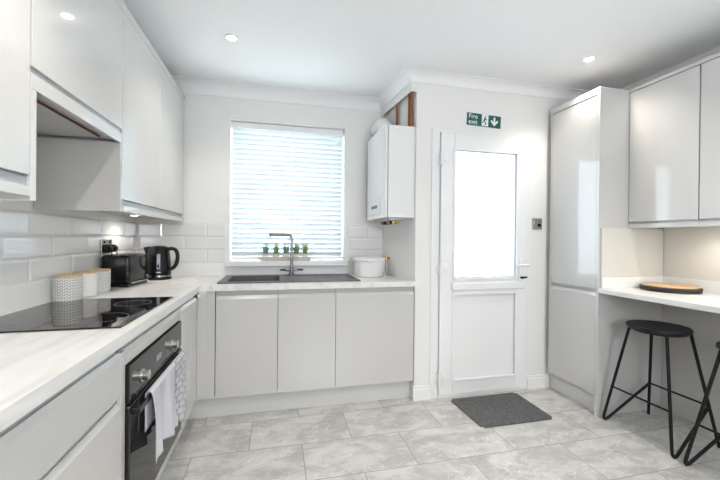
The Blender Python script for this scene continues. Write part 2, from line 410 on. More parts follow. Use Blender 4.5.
link('bottom_rail', box(bx0+.002, bx1-.002, BY-.025, BY+.025, WZ0+.012, WZ0+.03, .004), M['upvc'], bl)
for x in (bx0+.10, .10, bx1-.10):
    w = B(); tube(w, [(x, BY-.029, WZ0+.02), (x, BY-.029, WZ1-.05)], .0012, 6); tube(w, [(x, BY+.029, WZ0+.02), (x, BY+.029, WZ1-.05)], .0012, 6)
    link('ladder_cord', w, M['white'], bl)
w = B(); tube(w, [(bx1-.05, BY-.034, WZ1-.05), (bx1-.05, BY-.034, WZ1-.13)], .0012, 6); lathe(w, [(.0, -.03), (.006, -.025), (.004, 0), (0, .004)], (bx1-.05, BY-.034, WZ1-.14), 10)
link('pull_cord', w, M['white'], bl)

# ------------------------------------------------------------------ back door
dr = thing('door_1', 'white back door with a tall frosted pane', 'door', ((DX0+DX1)/2, YD, 0), kind='structure')
w = B(); f0, f1 = YD-.012, YD+.06
bx(w, DX0, DX0+.065, f0, f1, 0, DZ1, .003); bx(w, DX1-.03, DX1, f0, f1, 0, DZ1, .003); bx(w, DX0+.065, DX1-.03, f0, f1, DZ1-.03, DZ1, .003)
link('door_frame', w, M['upvc'], dr)
link('threshold', box(DX0+.065, DX1-.03, f0-.005, f1, 0.0005, .022, .003), M['trim'], dr)
LX0, LX1, LZ0, LZ1 = DX0+.069, DX1-.033, .026, DZ1-.034
GX0, GX1, GZ0, GZ1 = 1.337, 1.895, .930, 1.935
PZ0, PZ1 = .138, .81
s0, s1 = YD-.030, YD+.04
w = B()
bx(w, LX0, GX0, s0, s1, LZ0, LZ1, .004); bx(w, GX1, LX1, s0, s1, LZ0, LZ1, .004)
bx(w, GX0, GX1, s0, s1, GZ1, LZ1, .004); bx(w, GX0, GX1, s0, s1, PZ1, GZ0, .004); bx(w, GX0, GX1, s0, s1, LZ0, PZ0, .004)
link('leaf', w, M['upvc'], dr)
def ring(bm, x0, x1, z0, z1, d, y0, y1, bev=.004):
    bx(bm, x0, x0+d, y0, y1, z0, z1, bev); bx(bm, x1-d, x1, y0, y1, z0, z1, bev)
    bx(bm, x0+d, x1-d, y0, y1, z0, z0+d, bev); bx(bm, x0+d, x1-d, y0, y1, z1-d, z1, bev)
w = B(); ring(w, GX0-.012, GX1+.012, GZ0-.012, GZ1+.012, .018, s0-.008, s0+.01); ring(w, GX0-.012, GX1+.012, PZ0-.012, PZ1+.012, .020, s0-.008, s0+.01)
link('glazing_bead', w, M['upvc'], dr)
w = B(); ring(w, GX0+.004, GX1-.004, GZ0+.004, GZ1-.004, .008, s0+.002, s0+.016, 0); link('gasket', w, M['seal'], dr)
link('glass_pane', box(GX0-.003, GX1+.003, YD-.004, YD+.004, GZ0-.003, GZ1+.003), M['frost'], dr, label='tall obscured glass pane')
link('lower_panel', box(GX0-.003, GX1+.003, YD-.012, YD+.01, PZ0-.003, PZ1+.003), M['upvc'], dr)
w = B(); bx(w, GX0-.02, GX1+.075, s0-.018, s0+.002, .838, .90, .010); link('mid_rail_bar', w, M['upvc'], dr)
for z in (1.855, 1.01, .168):
    w = B(); cyl(w, (LX0-.004, s0-.014, z-.055), (0, 0, 1), .011, .11, 14); bx(w, LX0, LX0+.055, s0-.012, s0, z-.02, z+.045, .003); bx(w, LX0-.03, LX0, YD-.020, YD-.010, z-.04, z+.02, .003)
    link('hinge', w, M['upvc'], dr, smooth=True)
w = B(); bx(w, 1.915, 1.95, s0-.012, s0, .86, 1.08, .008); hbp = link('handle_backplate', w, M['upvc'], dr)
w = B(); cyl(w, (1.932, s0-.005, 1.03), (0, -1, 0), .011, .05, 14); tube(w, [(1.932, s0-.05, 1.03), (1.91, s0-.052, 1.032), (1.875, s0-.05, 1.03)], .0095, 12, smooth=1)
tube(w, [(1.932, s0-.05, 1.03), (1.975, s0-.05, 1.033)], .0095, 12)
link('handle_lever', w, M['upvc'], hbp, smooth=True)
w = B(); cyl(w, (1.932, s0-.005, .93), (0, -1, 0), .009, .012, 14); bx(w, 1.928, 1.936, s0-.045, s0-.015, .921, .939, .001); bx(w, 1.927, 1.96, s0-.052, s0-.045, .927, .943, .002)
link('key', w, M['blk'], hbp, smooth=True)

# ------------------------------------------------------------------ emergency sign
sg = thing('emergency_exit_sign', 'small green and white fire exit sign with arrow above the back door', 'sign', (1.602, YD, 2.19))
SX0, SX1, SZ0, SZ1 = 1.477, 1.777, 2.165, 2.262
# the strip is fixed a little out of level, as photographed
Ms = Matrix.Translation(Vector((1.603, YD, 2.186))) @ Matrix.Rotation(math.radians(2.2), 4, 'Y')
def sbox(bm, x0, x1, z0, z1, y0=-.008, y1=-.0065):
    t = B(); bx(t, x0, x1, y0, y1, z0, z1); t.transform(Ms); me = bpy.data.meshes.new('t'); t.to_mesh(me); t.free(); bm.from_mesh(me); bpy.data.meshes.remove(me)
def stri(bm, pts, y0=-.009, y1=-.0065):
    t = B(); prism(t, pts, lambda p, k: Vector((p[0], y0+(y1-y0)*k, p[1]))); t.transform(Ms); me = bpy.data.meshes.new('t'); t.to_mesh(me); t.free(); bm.from_mesh(me); bpy.data.meshes.remove(me)
w = B(); sbox(w, -.150, .150, -.048, .048, -.0065, -.0005); link('sign_board', w, M['green'], sg)
w = B(); sbox(w, -.022, .036, -.044, .047)       # white door field
link('door_symbol', w, M['white'], sg)
w = B()                                           # running figure on the white field
stri(w, [(.004, .034), (.012, .038), (.016, .030), (.008, .025)], -.0105, -.009)
stri(w, [(.012, .022), (.000, .024), (-.008, -.006), (.004, -.008)], -.0105, -.009)
stri(w, [(.006, -.004), (-.006, -.004), (.010, -.020), (.002, -.036), (.010, -.036), (.019, -.020)], -.0105, -.009)
stri(w, [(-.006, -.004), (-.016, -.026), (-.021, -.022), (-.010, .000)], -.0105, -.009)
stri(w, [(.010, .018), (.024, .006), (.021, .002), (.008, .010)], -.0105, -.009)
link('running_figure', w, M['green'], sg)
w = B(); stri(w, [(.084, .034), (.098, .034), (.098, -.006), (.116, .012), (.126, .002), (.091, -.036), (.056, .002), (.066, .012), (.084, -.006)])
link('arrow', w, M['white'], sg)
def text_mesh(name, body, size, M4, mat, parent, ext=.0008):
    cu = bpy.data.curves.new(name, 'FONT'); cu.body = body; cu.size = size; cu.extrude = ext; cu.align_x = 'LEFT'; cu.resolution_u = 3
    to = bpy.data.objects.new(name, cu); C.objects.link(to)
    bpy.context.view_layer.update()
    me = bpy.data.meshes.new_from_object(to.evaluated_get(bpy.context.evaluated_depsgraph_get()))
    bpy.data.objects.remove(to)
    me.transform(M4); off = parent.matrix_world.translation if False else Vector(parent.location); me.transform(Matrix.Translation(-off))
    me.materials.clear(); me.materials.append(mat)
    o = bpy.data.objects.new(name, me); C.objects.link(o); o.parent = parent
    return o
R90 = Matrix.Rotation(PI/2, 4, 'X')
text_mesh('lettering', 'Fire', .052, Ms @ Matrix.Translation((-.140, -.0075, .006)) @ R90, M['white'], sg)
text_mesh('lettering', 'exit', .052, Ms @ Matrix.Translation((-.140, -.0075, -.038)) @ R90, M['white'], sg)

# ------------------------------------------------------------------ switch by the door
sw = thing('wall_switch', 'square satin nickel switch plate on the wall right of the back door', 'switch', (2.109, YD, 1.37))
link('plate', box(2.062, 2.156, YD-.008, YD, 1.324, 1.416, .003), M['socket'], sw)
link('rocker', box(2.076, 2.098, YD-.013, YD-.008, 1.352, 1.388, .002), M['chrome'], sw, label='small chrome rocker')
link('fuse_holder', box(2.112, 2.142, YD-.011, YD-.008, 1.345, 1.372, .001), M['blk'], sw, label='black fuse holder')
w = B(); cyl(w, (2.127, YD-.008, 1.39), (0, -1, 0), .005, .003, 12); link('indicator', w, M['blk'], sw)

# ------------------------------------------------------------------ downlights
def downlight(x, y, label, first=None):
    if first is not None: return copy_tree(first, (x, y, ZC), label)
    t = thing('ceiling_downlight', label, 'ceiling light', (x, y, ZC), 'recessed ceiling downlights')
    w = B(); lathe(w, [(.028, -.001), (.030, -.004), (.042, -.005), (.044, -.001)], (x, y, ZC), 32, cap=False); link('trim_ring', w, M['white'], t, smooth=True)
    w = B(); lathe(w, [(.0001, -.002), (.028, -.002), (.028, -.0005), (.0001, -.0005)], (x, y, ZC), 32); link('lamp_face', w, M['lamp'], t)
    l = bpy.data.lights.new('downlight_lamp', 'SPOT'); l.energy = DOWN_W; l.spot_size = math.radians(125); l.spot_blend = .7; l.shadow_soft_size = .035; l.color = (1, .93, .84)
    lo = bpy.data.objects.new('downlight_lamp', l); C.objects.link(lo); lo.parent = t; lo.location = (0, 0, -.02)
    return t
d0 = downlight(-.29, 2.36, 'recessed round ceiling light in front of the window, reflected in the left cabinets')
downlight(2.105, 2.018, 'recessed round ceiling light near the tall cabinet', d0)
d1 = downlight(-.29, .9, 'recessed round ceiling light above the near end of the left worktop')
for ch in d1.children:
    if ch.type == 'LIGHT': ch.data.energy = DOWN_W2
for x, y in ((2.105, .6), (.9, -.5)): downlight(x, y, 'recessed round ceiling light outside the photo, %s' % ('above the near end of the breakfast bar' if x > 1 else 'behind the camera'), d1)

# ================================================================== LEFT RUN (against wall_left)
XF = -0.512      # door faces of base units
XC = -0.532      # carcass front
PLX = -0.572     # plinth face
def front(bm, y0, y1, z0, z1, x=XF, t=.019, lip=True):
    """handleless front facing +X with the bevelled grip at its top"""
    if lip: prism(bm, [(x-t+.005, z0), (x, z0), (x, z1-.018), (x-.010, z1), (x-t+.005, z1)], lambda p, k: Vector((p[0], y0+(y1-y0)*k, p[1])))
    else: bx(bm, x-t, x, y0, y1, z0, z1, .001)
    return bm
def base_left(name, label, y0, y1, fronts, group=None):
    t = thing(name, label, 'kitchen cabinet', ((XL+XC)/2, (y0+y1)/2, 0), group)
    link('body', box(XL+.004, XC, y0+.001, y1-.001-(.036 if y1 == 1.378 else 0), .15, .873), M['carc'], t)
    for nm, a, b_, z0, z1 in fronts:
        link(nm, front(B(), a, b_, z0, z1), M['cab'], t)
    link('grip_channel', box(XC+.0005, XC+.004, y0+.003, y1-.003-(.036 if y1 == 1.378 else 0), .815, .8725), M['chan'], t)
    if name == 'drawer_cabinet': link('grip_channel', box(XC+.0005, XC+.004, y0+.003, y1-.003-(.036 if y1 == 1.378 else 0), .645, .691), M['chan'], t)
    return t
base_left('drawer_cabinet', 'light grey gloss drawer cabinet nearest the camera left of the oven', .78, 1.378,
          [('drawer', .782, 1.340, .692, .838), ('drawer', .782, 1.340, .150, .668)])
t = base_left('drawer_cabinet', 'light grey gloss drawer cabinet mostly outside the left edge of the photo', .18, .778,
          [('drawer', .182, .776, .692, .838), ('drawer', .182, .776, .150, .668)])
w = front(B(), 1.343, 1.377, .150, .838, lip=False)
tag(link('filler_panel', w, M['cab']), 'narrow light grey filler strip directly left of the oven', 'filler panel')
base_left('oven_housing', 'light grey gloss cabinet carrying the oven with a strip above and below it', 1.379, 2.085,
          [('top_rail', 1.381, 2.083, .785, .838), ('bottom_rail', 1.381, 2.083, .150, .185)])
base_left('base_cabinet', 'narrow light grey gloss cabinet between the oven and the corner', 2.087, 2.49,
          [('door', 2.089, 2.33, .150, .838), ('corner_post', 2.333, 2.5115, .150, .838)])
tag(link('plinth', box(PLX-.016, PLX, .18, 2.575, 0, .149), M['plinth']), 'grey plinth along the floor under the oven and drawers', 'plinth')
# oven
ov = thing('built_in_oven', 'black glass built-in oven with two steel knobs below the hob', 'oven', (XF, 1.73, .19))
OY0, OY1 = 1.388, 2.076
cpn = link('control_panel', box(XC+.001, XF+.010, OY0, OY1, .642, .778, .002), M['ovenglass'], ov)
odr = link('oven_door', box(XC+.001, XF+.012, OY0, OY1, .190, .632, .003), M['ovenglass'], ov)
for y in (1.50, 1.90):
    w = B(); cyl(w, (XF+.010, y, .702), (1, 0, 0), .024, .005, 28); cyl(w, (XF+.015, y, .702), (1, 0, 0), .019, .022, 28)
    link('knob', w, M['steel'], cpn, smooth=30)
link('clock', box(XF+.0105, XF+.0115, 1.665, 1.735, .695, .722), M['display'], cpn, label='small grey clock display')
w = B()
bx(w, XF+.030, XF+.040, OY0+.01, OY1-.06, .598, .622, .004)
bx(w, XF+.012, XF+.034, OY0+.01, OY0+.026, .598, .622, .003); bx(w, XF+.012, XF+.034, OY1-.076, OY1-.06, .598, .622, .003)
link('door_handle', w, M['blkgloss'], odr)
link('vent_slot', box(XC+.001, XF-.002, OY0, OY1, .633, .641), M['darkvoid'], ov)

# towels over the handle
def towel(name, y0, y1, zf, zb, mat, label, fold, seed, flare=0.0):
    rnd = random.Random(seed); bm = B(); xh = XF+.035; zt = .626
    prof = []
    nb = 10; nf = 26
    for i in range(nb): prof.append((xh-.010, zb+(zt-zb)*i/nb, 0))
    for i in range(7): a = PI-PI*i/6; prof.append((xh+.010*math.cos(a), zt+.008*math.sin(a), 0))
    for i in range(1, nf+1): prof.append((xh+.010, zt-(zt-zf)*i/nf, i/nf))
    NU = 44; ph = [rnd.uniform(0, 6) for _ in range(3)]
    grid = []; s = 0
    lay = bm.loops.layers.uv.verify()
    for j, (x, z, d) in enumerate(prof):
        row = []
        for i in range(NU+1):
            u = i/NU; yc = (y0+y1)/2; half = (y1-y0)/2*(1+flare*d)
            gather = 1-.10*math.sin(PI*min(1, d*1.1))
            y = yc+(u-.5)*2*half*gather
            wv = fold*(d**.7)*(math.sin(u*9+ph[0])+.6*math.sin(u*17+ph[1]+d*1.5)+.35*math.sin(u*29+ph[2]))
            zz = z-(.010*math.sin(u*5+ph[1])+.006*math.sin(u*11+ph[0]))*(d**2)
            row.append(bm.verts.new((max(x+wv+.55*fold*d, XF+.017), y, zz)))
        grid.append(row)
    for j in range(len(grid)-1):
        for i in range(NU):
            f = bm.faces.new((grid[j][i], grid[j][i+1], grid[j+1][i+1], grid[j+1][i]))
            for l, (a, b_) in zip(f.loops, ((i, j), (i+1, j), (i+1, j+1), (i, j+1))):
                l[lay].uv = (a/NU*(y1-y0)+10, 10-b_*.018)
    o = link(name, bm, mat, None, smooth=80)
    md = o.modifiers.new('thick', 'SOLIDIFY'); md.thickness = .003; md.offset = 1
    return tag(o, label, 'towel')
towel('tea_towel', 1.50, 1.82, .362, .48, M['towel'], 'plain pale grey tea towel hanging on the oven handle', .016, 3, .05)
towel('tea_towel', 1.83, 2.00, .325, .48, M['towel2'], 'white tea towel with a grey lattice print on the oven handle', .007, 5, 0)

# ================================================================== BACK RUN (sink wall)
YF = 2.512; YC = 2.532; PLY = 2.565
def front_b(bm, x0, x1, z0, z1, y=YF, t=.019, lip=True):
    if lip: prism(bm, [(y+t, z0), (y, z0), (y, z1-.022), (y+.012, z1), (y+t, z1)], lambda p, k: Vector((x0+(x1-x0)*k, p[0], p[1])))
    else: bx(bm, x0, x1, y, y+t, z0, z1, .001)
    return bm
def base_back(label, x0, x1, doors):
    t = thing('base_cabinet', label, 'kitchen cabinet', ((x0+x1)/2, (YC+YB)/2, 0), 'base cabinets under the sink worktop')
    w = B(); zt = .873 if (x0 > .62 or x1 < -.42) else .70     # the sink bowl hangs into the first two
    if x1 > .9: prism(w, [(x0+.001, YC), (XA-.005-.0095, YC), (XA2-.006, YB-.004), (x0+.001, YB-.004)], lambda p, t: Vector((p[0], p[1], .15+(zt-.15)*t)))
    else: bx(w, x0+.001, x1-.001, YC, YB-.004, .15, zt)
    if zt < .8: bx(w, x0+.001, x1-.001, YC, YC+.018, .70, .873)
    link('body', w, M['carc'], t)
    for a, b_ in doors: link('door', front_b(B(), a, b_, .150, .835), M['cab'], t)
    return t
base_back('light grey gloss cabinet under the sink bowl, left of three', -.398, .010, [(-.396, .008)])
base_back('light grey gloss cabinet under the tap, middle of three', .010, .419, [(.012, .417)])
base_back('wider light grey gloss cabinet under the boiler, right of three', .419, 1.026, [(.421, 1.022)])
tag(link('corner_post', bx(bx(B(), XC+.0205, -.401, YF+.0002, YC-.001, .150, .872, .001), -.492, -.455, YF-.003, YF, .150, .872)
    , M['cab']), 'light grey corner post between the two worktop runs', 'filler panel')
tag(link('plinth', box(PLX+.0005, 1.018, PLY, PLY+.016, 0, .149), M['plinth']), 'grey plinth along the floor under the sink cabinets', 'plinth')

# worktops
w = B()
poly = [(XL, .15), (-.49, .15), (-.49, 2.47), (-.47, 2.49), (XA-.004, 2.49), (XA-.004, YD+.01), (XA2+.002, YB), (XL, YB)]
# opening for the sink
SKX0, SKX1, SKY0, SKY1 = -.40, .615, 2.565, 3.06
def slab(x0, x1, y0, y1): bx(w, x0, x1, y0, y1, WT-.038, WT)
slab(XL+.001, -.49, .15, YB-.001)
prism(w, [(-.49, 2.455), (-.455, 2.49), (SKX0+.02, 2.49), (SKX0+.02, YB-.001), (-.49, YB-.001)], lambda p, t: Vector((p[0], p[1], WT-.038+.038*t)))
slab(SKX0+.02, SKX1-.02, 2.49, SKY0+.02); slab(SKX0+.02, SKX1-.02, SKY1-.02, YB-.001)
prism(w, [(SKX1-.02, 2.49), (XA-.003, 2.49), (XA-.003, YD), (XA2-.004, YB-.001), (SKX1-.02, YB-.001)], lambda p, t: Vector((p[0], p[1], WT-.038+.038*t)))
tag(link('worktop', w, M['wt_y']), 'white streaked worktop running round the corner under hob and sink', 'worktop')
w = B(); UZ = 1.022
bx(w, XL+.001, XL+.016, .15, YB-.002, WT, UZ, .001)
tag(link('upstand', w, M['trim']), 'white upstand along the wall behind the hob', 'upstand')
w = B(); bx(w, XL+.017, WX0-.021, YB-.016, YB-.001, WT, UZ, .001); bx(w, WX0-.021, WX1+.021, YB-.016, YB-.001, WT, WZ0-.047, .001); bx(w, WX1+.021, XA2-.003, YB-.016, YB-.001, WT, UZ, .001)
tag(link('upstand', w, M['trim']), 'white upstand along the wall behind the sink', 'upstand')

# metro tiles
def tiles(bm, u0, u1, z0, fn, rows=3, tw=.335, th=.1065, u_org=0.0, d=.006):
    for r in range(rows):
        za = z0+r*th; zb = za+th-.003
        org = u_org+(tw/2 if r % 2 else 0)
        k = math.floor((u0-org)/tw)
        while org+k*tw < u1:
            a = max(u0, org+k*tw); b_ = min(u1, org+(k+1)*tw-.003); k += 1
            if b_-a < .02: continue
            e = .010; g = .0025
            O = [(a, za), (b_, za), (b_, zb), (a, zb)]; I = [(a+e, za+e), (b_-e, za+e), (b_-e, zb-e), (a+e, zb-e)]
            lo = [bm.verts.new(fn(p[0], p[1], 0)) for p in O]; mid = [bm.verts.new(fn(p[0], p[1], g)) for p in O]; hi = [bm.verts.new(fn(p[0], p[1], d)) for p in I]
            for q in range(4):
                s = (q+1) % 4
                bm.faces.new((lo[q], lo[s], mid[s], mid[q])); bm.faces.new((mid[q], mid[s], hi[s], hi[q]))
            bm.faces.new(hi)
t = thing('tiled_splashback', 'white bevelled metro tiles on the wall behind the hob', 'tiles', (XL, 1.7, UZ), kind='structure')
link('grout', box(XL, XL+.002, .15, YB, UZ, UZ+.325), M['grout'], t)
w = B(); tiles(w, .15, YB-.002, UZ+.002, lambda u, z, d: Vector((XL+.001+d, u, z)), 3, u_org=1.88); link('wall_tiles', w, M['tile'], t)
t = thing('tiled_splashback', 'white bevelled metro tiles either side of the window above the sink', 'tiles', (0, YB, UZ), kind='structure')
w = B(); bx(w, XL+.012, WX0-.0215, YB-.002, YB, UZ, UZ+.325); bx(w, WX1+.0215, XA2-.002, YB-.002, YB, UZ, UZ+.325); link('grout', w, M['grout'], t)
w = B(); fnb = lambda u, z, d: Vector((u, YB-.001-d, z))
tiles(w, XL+.012, WX0-.022, UZ+.002, fnb, 3, u_org=-.9); tiles(w, WX1+.022, XA2-.004, UZ+.002, fnb, 3, u_org=.80); link('wall_tiles', w, M['tile'], t)

# ------------------------------------------------------------------ hob
hb = thing('induction_hob', 'black glass hob let into the left worktop', 'hob', (-.79, 1.71, WT))
HX0, HX1, HY0, HY1 = -1.045, -.53, 1.385, 2.03
link('glass_top', box(HX0, HX1, HY0, HY1, WT+.0015, WT+.0065, .002), M['blkglass'], hb)
link('edge_trim', bx(B(), HX0-.002, HX1+.002, HY0-.002, HY1+.002, WT, WT+.0015), M['steel'], hb)
for (x, y, r) in ((-.66, 1.55, .09), (-.66, 1.86, .075), (-.91, 1.55, .075), (-.91, 1.86, .09)):
    w = B(); lathe(w, [(r-.0012, 0), (r-.0012, .0002), (r, .0002), (r, 0)], (x, y, WT+.0066), 48, cap=False)
    link('cooking_zone', w, M['chan'], hb)
# ------------------------------------------------------------------ canisters
def canister(x, y, r, h, mat, label):
    t = thing('storage_canister', label, 'canister', (x, y, WT), 'ceramic canisters with wooden lids')
    z = WT+.0005
    w = B(); lathe(w, [(r-.004, 0), (r, .004), (r, h-.003), (r-.003, h)], (x, y, z), 48, uv=True); link('jar', w, mat, t, smooth=True)
    w = B(); lathe(w, [(r-.004, h+.0003), (r-.001, h+.002), (r-.001, h+.006), (r-.004, h+.007)], (x, y, z), 48); link('lid', w, M['wood'], t, smooth=True, label='light wooden lid')
canister(-1.003, 2.015, .058, .122, M['leafpat'], 'leaf-patterned grey and white canister nearest the hob')
canister(-1.003, 2.172, .056, .122, M['ceram'], 'plain cream canister between the two patterned ones')
canister(-1.003, 2.325, .056, .122, M['leafpat'], 'leaf-patterned grey and white canister beside the toaster')

# ------------------------------------------------------------------ toaster
ts = thing('toaster', 'black gloss four-slice toaster with a silver foot strip', 'toaster', (-.985, 2.60, WT))
ang_t = math.radians(-6)
def tl(bm):
    bm.transform(Matrix.Translation(Vector((-.975, 2.618, WT))) @ Matrix.Rotation(ang_t, 4, 'Z')); return bm
w = B(); bx(w, -.085, .085, -.132, .132, .022, .203, .022, 4); shl = link('shell', tl(w), M['blkgloss'], ts, smooth=50)
w = B(); bx(w, -.080, .080, -.126, .126, .004, .022, .004); link('base', tl(w), M['blk'], ts)
w = B(); bx(w, .076, .090, -.100, .120, .018, .032, .003); link('foot_strip', tl(w), M['chrome'], ts, label='silver strip along the bottom')
for x in (-.035, .035):
    for y in (-.062, .062):
        w = B(); bx(w, x-.016, x+.016, y-.052, y+.052, .2015, .2042); link('slot', tl(w), M['darkvoid'], shl)
for x in (-.04, .04):
    w = B(); bx(w, x-.018, x+.018, -.0+.132, .150, .120, .132, .003); link('lever', tl(w), M['chrome'], ts)
    w = B(); tt = B(); cyl(tt, (x, .132, .060), (0, 1, 0), .014, .012, 20); link('dial', tl(tt), M['steel'], ts, smooth=30)
    w.free()
w = B(); bx(w, .0852, .0860, .095, .130, .050, .058); link('badge', tl(w), M['chrome'], shl)

# ------------------------------------------------------------------ kettle
kt = thing('kettle', 'black gloss electric kettle with a water window in the corner', 'kettle', (-.865, 2.93, WT))
kx, ky = -.868, 2.93; KS = 1.10
def klink(name, bm, mat, par, **k):
    c = Vector((kx, ky, WT+.0005)); bm.transform(Matrix.Translation(c) @ Matrix.Scale(KS, 4) @ Matrix.Translation(-c)); return link(name, bm, mat, par, **k)
w = B(); lathe(w, [(.076, 0), (.078, .004), (.078, .014), (.070, .018)], (kx, ky, WT+.0005), 44); klink('power_base', w, M['blk'], kt, smooth=True)
w = B(); lathe(w, [(.070, .0185), (.076, .020), (.0755, .032), (.070, .034)], (kx, ky, WT), 44); klink('steel_band', w, M['chrome'], kt, smooth=True)
w = B(); lathe(w, [(.070, .0345), (.076, .036), (.075, .09), (.069, .16), (.063, .205), (.056, .222), (.040, .229), (.0001, .232)], (kx, ky, WT), 44)
kd = Vector((math.cos(-.25), math.sin(-.25), 0)); kz = Vector((0, 0, 1)); kb = Vector((kx, ky, WT))
prism(w, [(.058, .225), (.104, .218), (.098, .205), (.072, .150), (.060, .150)], lambda p, t: kb-kd*p[0]+kz*p[1]+kz.cross(kd)*(.022*(2*t-1))*(1 if p[0] < .09 else .45))
jg = klink('jug', w, M['blkgloss'], kt, smooth=35)
w = B(); tube(w, [kb+kd*a+kz*b_ for a, b_ in ((.055, .205), (.085, .214), (.118, .205), (.132, .165), (.124, .110), (.100, .078), (.070, .070))], .0125, 12, smooth=2); klink('handle', w, M['blk'], kt, smooth=True)
sd = Vector((.25, -.968, 0)); sd2 = kz.cross(sd)
w = B(); prism(w, [(-.010, .075), (.010, .075), (.010, .175), (-.010, .175)], lambda p, t: kb+sd*(.0715 - (p[1]-.075)*.07 + .004*t)+sd2*p[0]+kz*p[1]); klink('water_window', w, M['seal'], jg, label='blue-grey translucent water gauge')
w = B(); prism(w, [(-.014, .050), (.014, .050), (.014, .057), (-.014, .057)], lambda p, t: kb+sd*(.0745+.0025*t)+sd2*p[0]+kz*p[1]); klink('badge', w, M['chrome'], jg)

# socket with plugs on the tiles
so = thing('wall_socket', 'double wall socket with two black plugs above the toaster', 'socket', (XL, 2.60, 1.165))
sx = XL+.009
link('plate', box(sx, sx+.008, 2.520, 2.665, 1.125, 1.212, .002), M['socket'], so)
for y in (2.555, 2.630):
    w = B(); bx(w, sx+.008, sx+.040, y-.026, y+.026, 1.130, 1.180, .008, 3); bx(w, sx+.038, sx+.052, y-.016, y+.016, 1.140, 1.168, .004)
    tube(w, [(sx+.045, y, 1.142), (sx+.052, y+.005, 1.11), (sx+.035, y+.02, 1.05), (sx+.025, y+.03, .935)], .0035, 8, smooth=1)
    link('plug', w, M['blk'], so, smooth=40)
    link('switch', box(sx+.008, sx+.012, y-.008, y+.008, 1.188, 1.204, .001), M['blk'], so)

# ------------------------------------------------------------------ sink, tap
sk = thing('composite_sink', 'dark grey sink with bowl and drainer let into the worktop', 'sink', (.1, 2.8, WT))
BX0, BX1 = SKX0+.06, .02
w = B(); z0, z1 = WT+.0003, WT+.010
def rim(x0, x1, y0, y1): bx(w, x0, x1, y0, y1, z0, z1)
rim(SKX0, SKX1, SKY0, SKY0+.04); rim(SKX0, SKX1, SKY1-.07, SKY1); rim(SKX0, BX0, SKY0+.04, SKY1-.07); rim(BX1, BX1+.04, SKY0+.04, SKY1-.07); rim(SKX1-.03, SKX1, SKY0+.04, SKY1-.07)
link('rim', w, M['sink'], sk)
w = B(); t4 = .006; a0, a1, b0, b1, zb = BX0, BX1, SKY0+.04, SKY1-.07, WT-.19
bx(w, a0-t4, a0, b0, b1, zb, z0); bx(w, a1, a1+t4, b0, b1, zb, z0); bx(w, a0-t4, a1+t4, b0-t4, b0, zb, z0); bx(w, a0-t4, a1+t4, b1, b1+t4, zb, z0); bx(w, a0-t4, a1+t4, b0-t4, b1+t4, zb-t4, zb)
link('bowl', w, M['sink'], sk)
w = B(); cyl(w, ((a0+a1)/2, (b0+b1)/2, zb), (0, 0, 1), .035, .004); link('waste', w, M['chrome'], sk, smooth=30)
w = B(); bx(w, BX1+.04, SKX1-.03, SKY0+.04, SKY1-.07, z0, z1-.006)
for i in range(7): bx(w, .11+i*.065, .118+i*.065, SKY0+.07, SKY1-.10, z1-.006, z1-.003, .001)
link('drainer', w, M['sink'], sk)
tp = thing('mixer_tap', 'chrome mixer tap with a squared spout and two black levers', 'tap', (.122, 3.022, WT+.01))
tx, ty, tz = .122, 3.022, WT+.010
w = B(); lathe(w, [(.026, 0), (.026, .006), (.018, .010), (.017, .075), (.013, .080)], (tx, ty, tz), 28); link('body', w, M['chrome'], tp, smooth=35)
w = B(); tube(w, [(tx, ty, tz+.075), (tx, ty, tz+.200), (tx, ty, tz+.318), (tx-.018, ty-.004, tz+.336), (tx-.10, ty-.02, tz+.336), (tx-.185, ty-.04, tz+.336)], .0125, 14, smooth=1)
tube(w, [(tx-.172, ty-.037, tz+.336), (tx-.172, ty-.037, tz+.316)], .011, 12)
link('spout', w, M['chrome'], tp, smooth=40)
for s in (-1, 1):
    w = B(); tube(w, [(tx+s*.015, ty, tz+.040), (tx+s*.050, ty, tz+.040)], .010, 12); vlv = link('valve', w, M['chrome'], tp, smooth=40)
    w = B(); tube(w, [(tx+s*.045, ty-.002, tz+.042), (tx+s*.095, ty-.010, tz+.042)], .007, 10); link('lever', w, M['blk'], vlv, smooth=40, label='black lever')

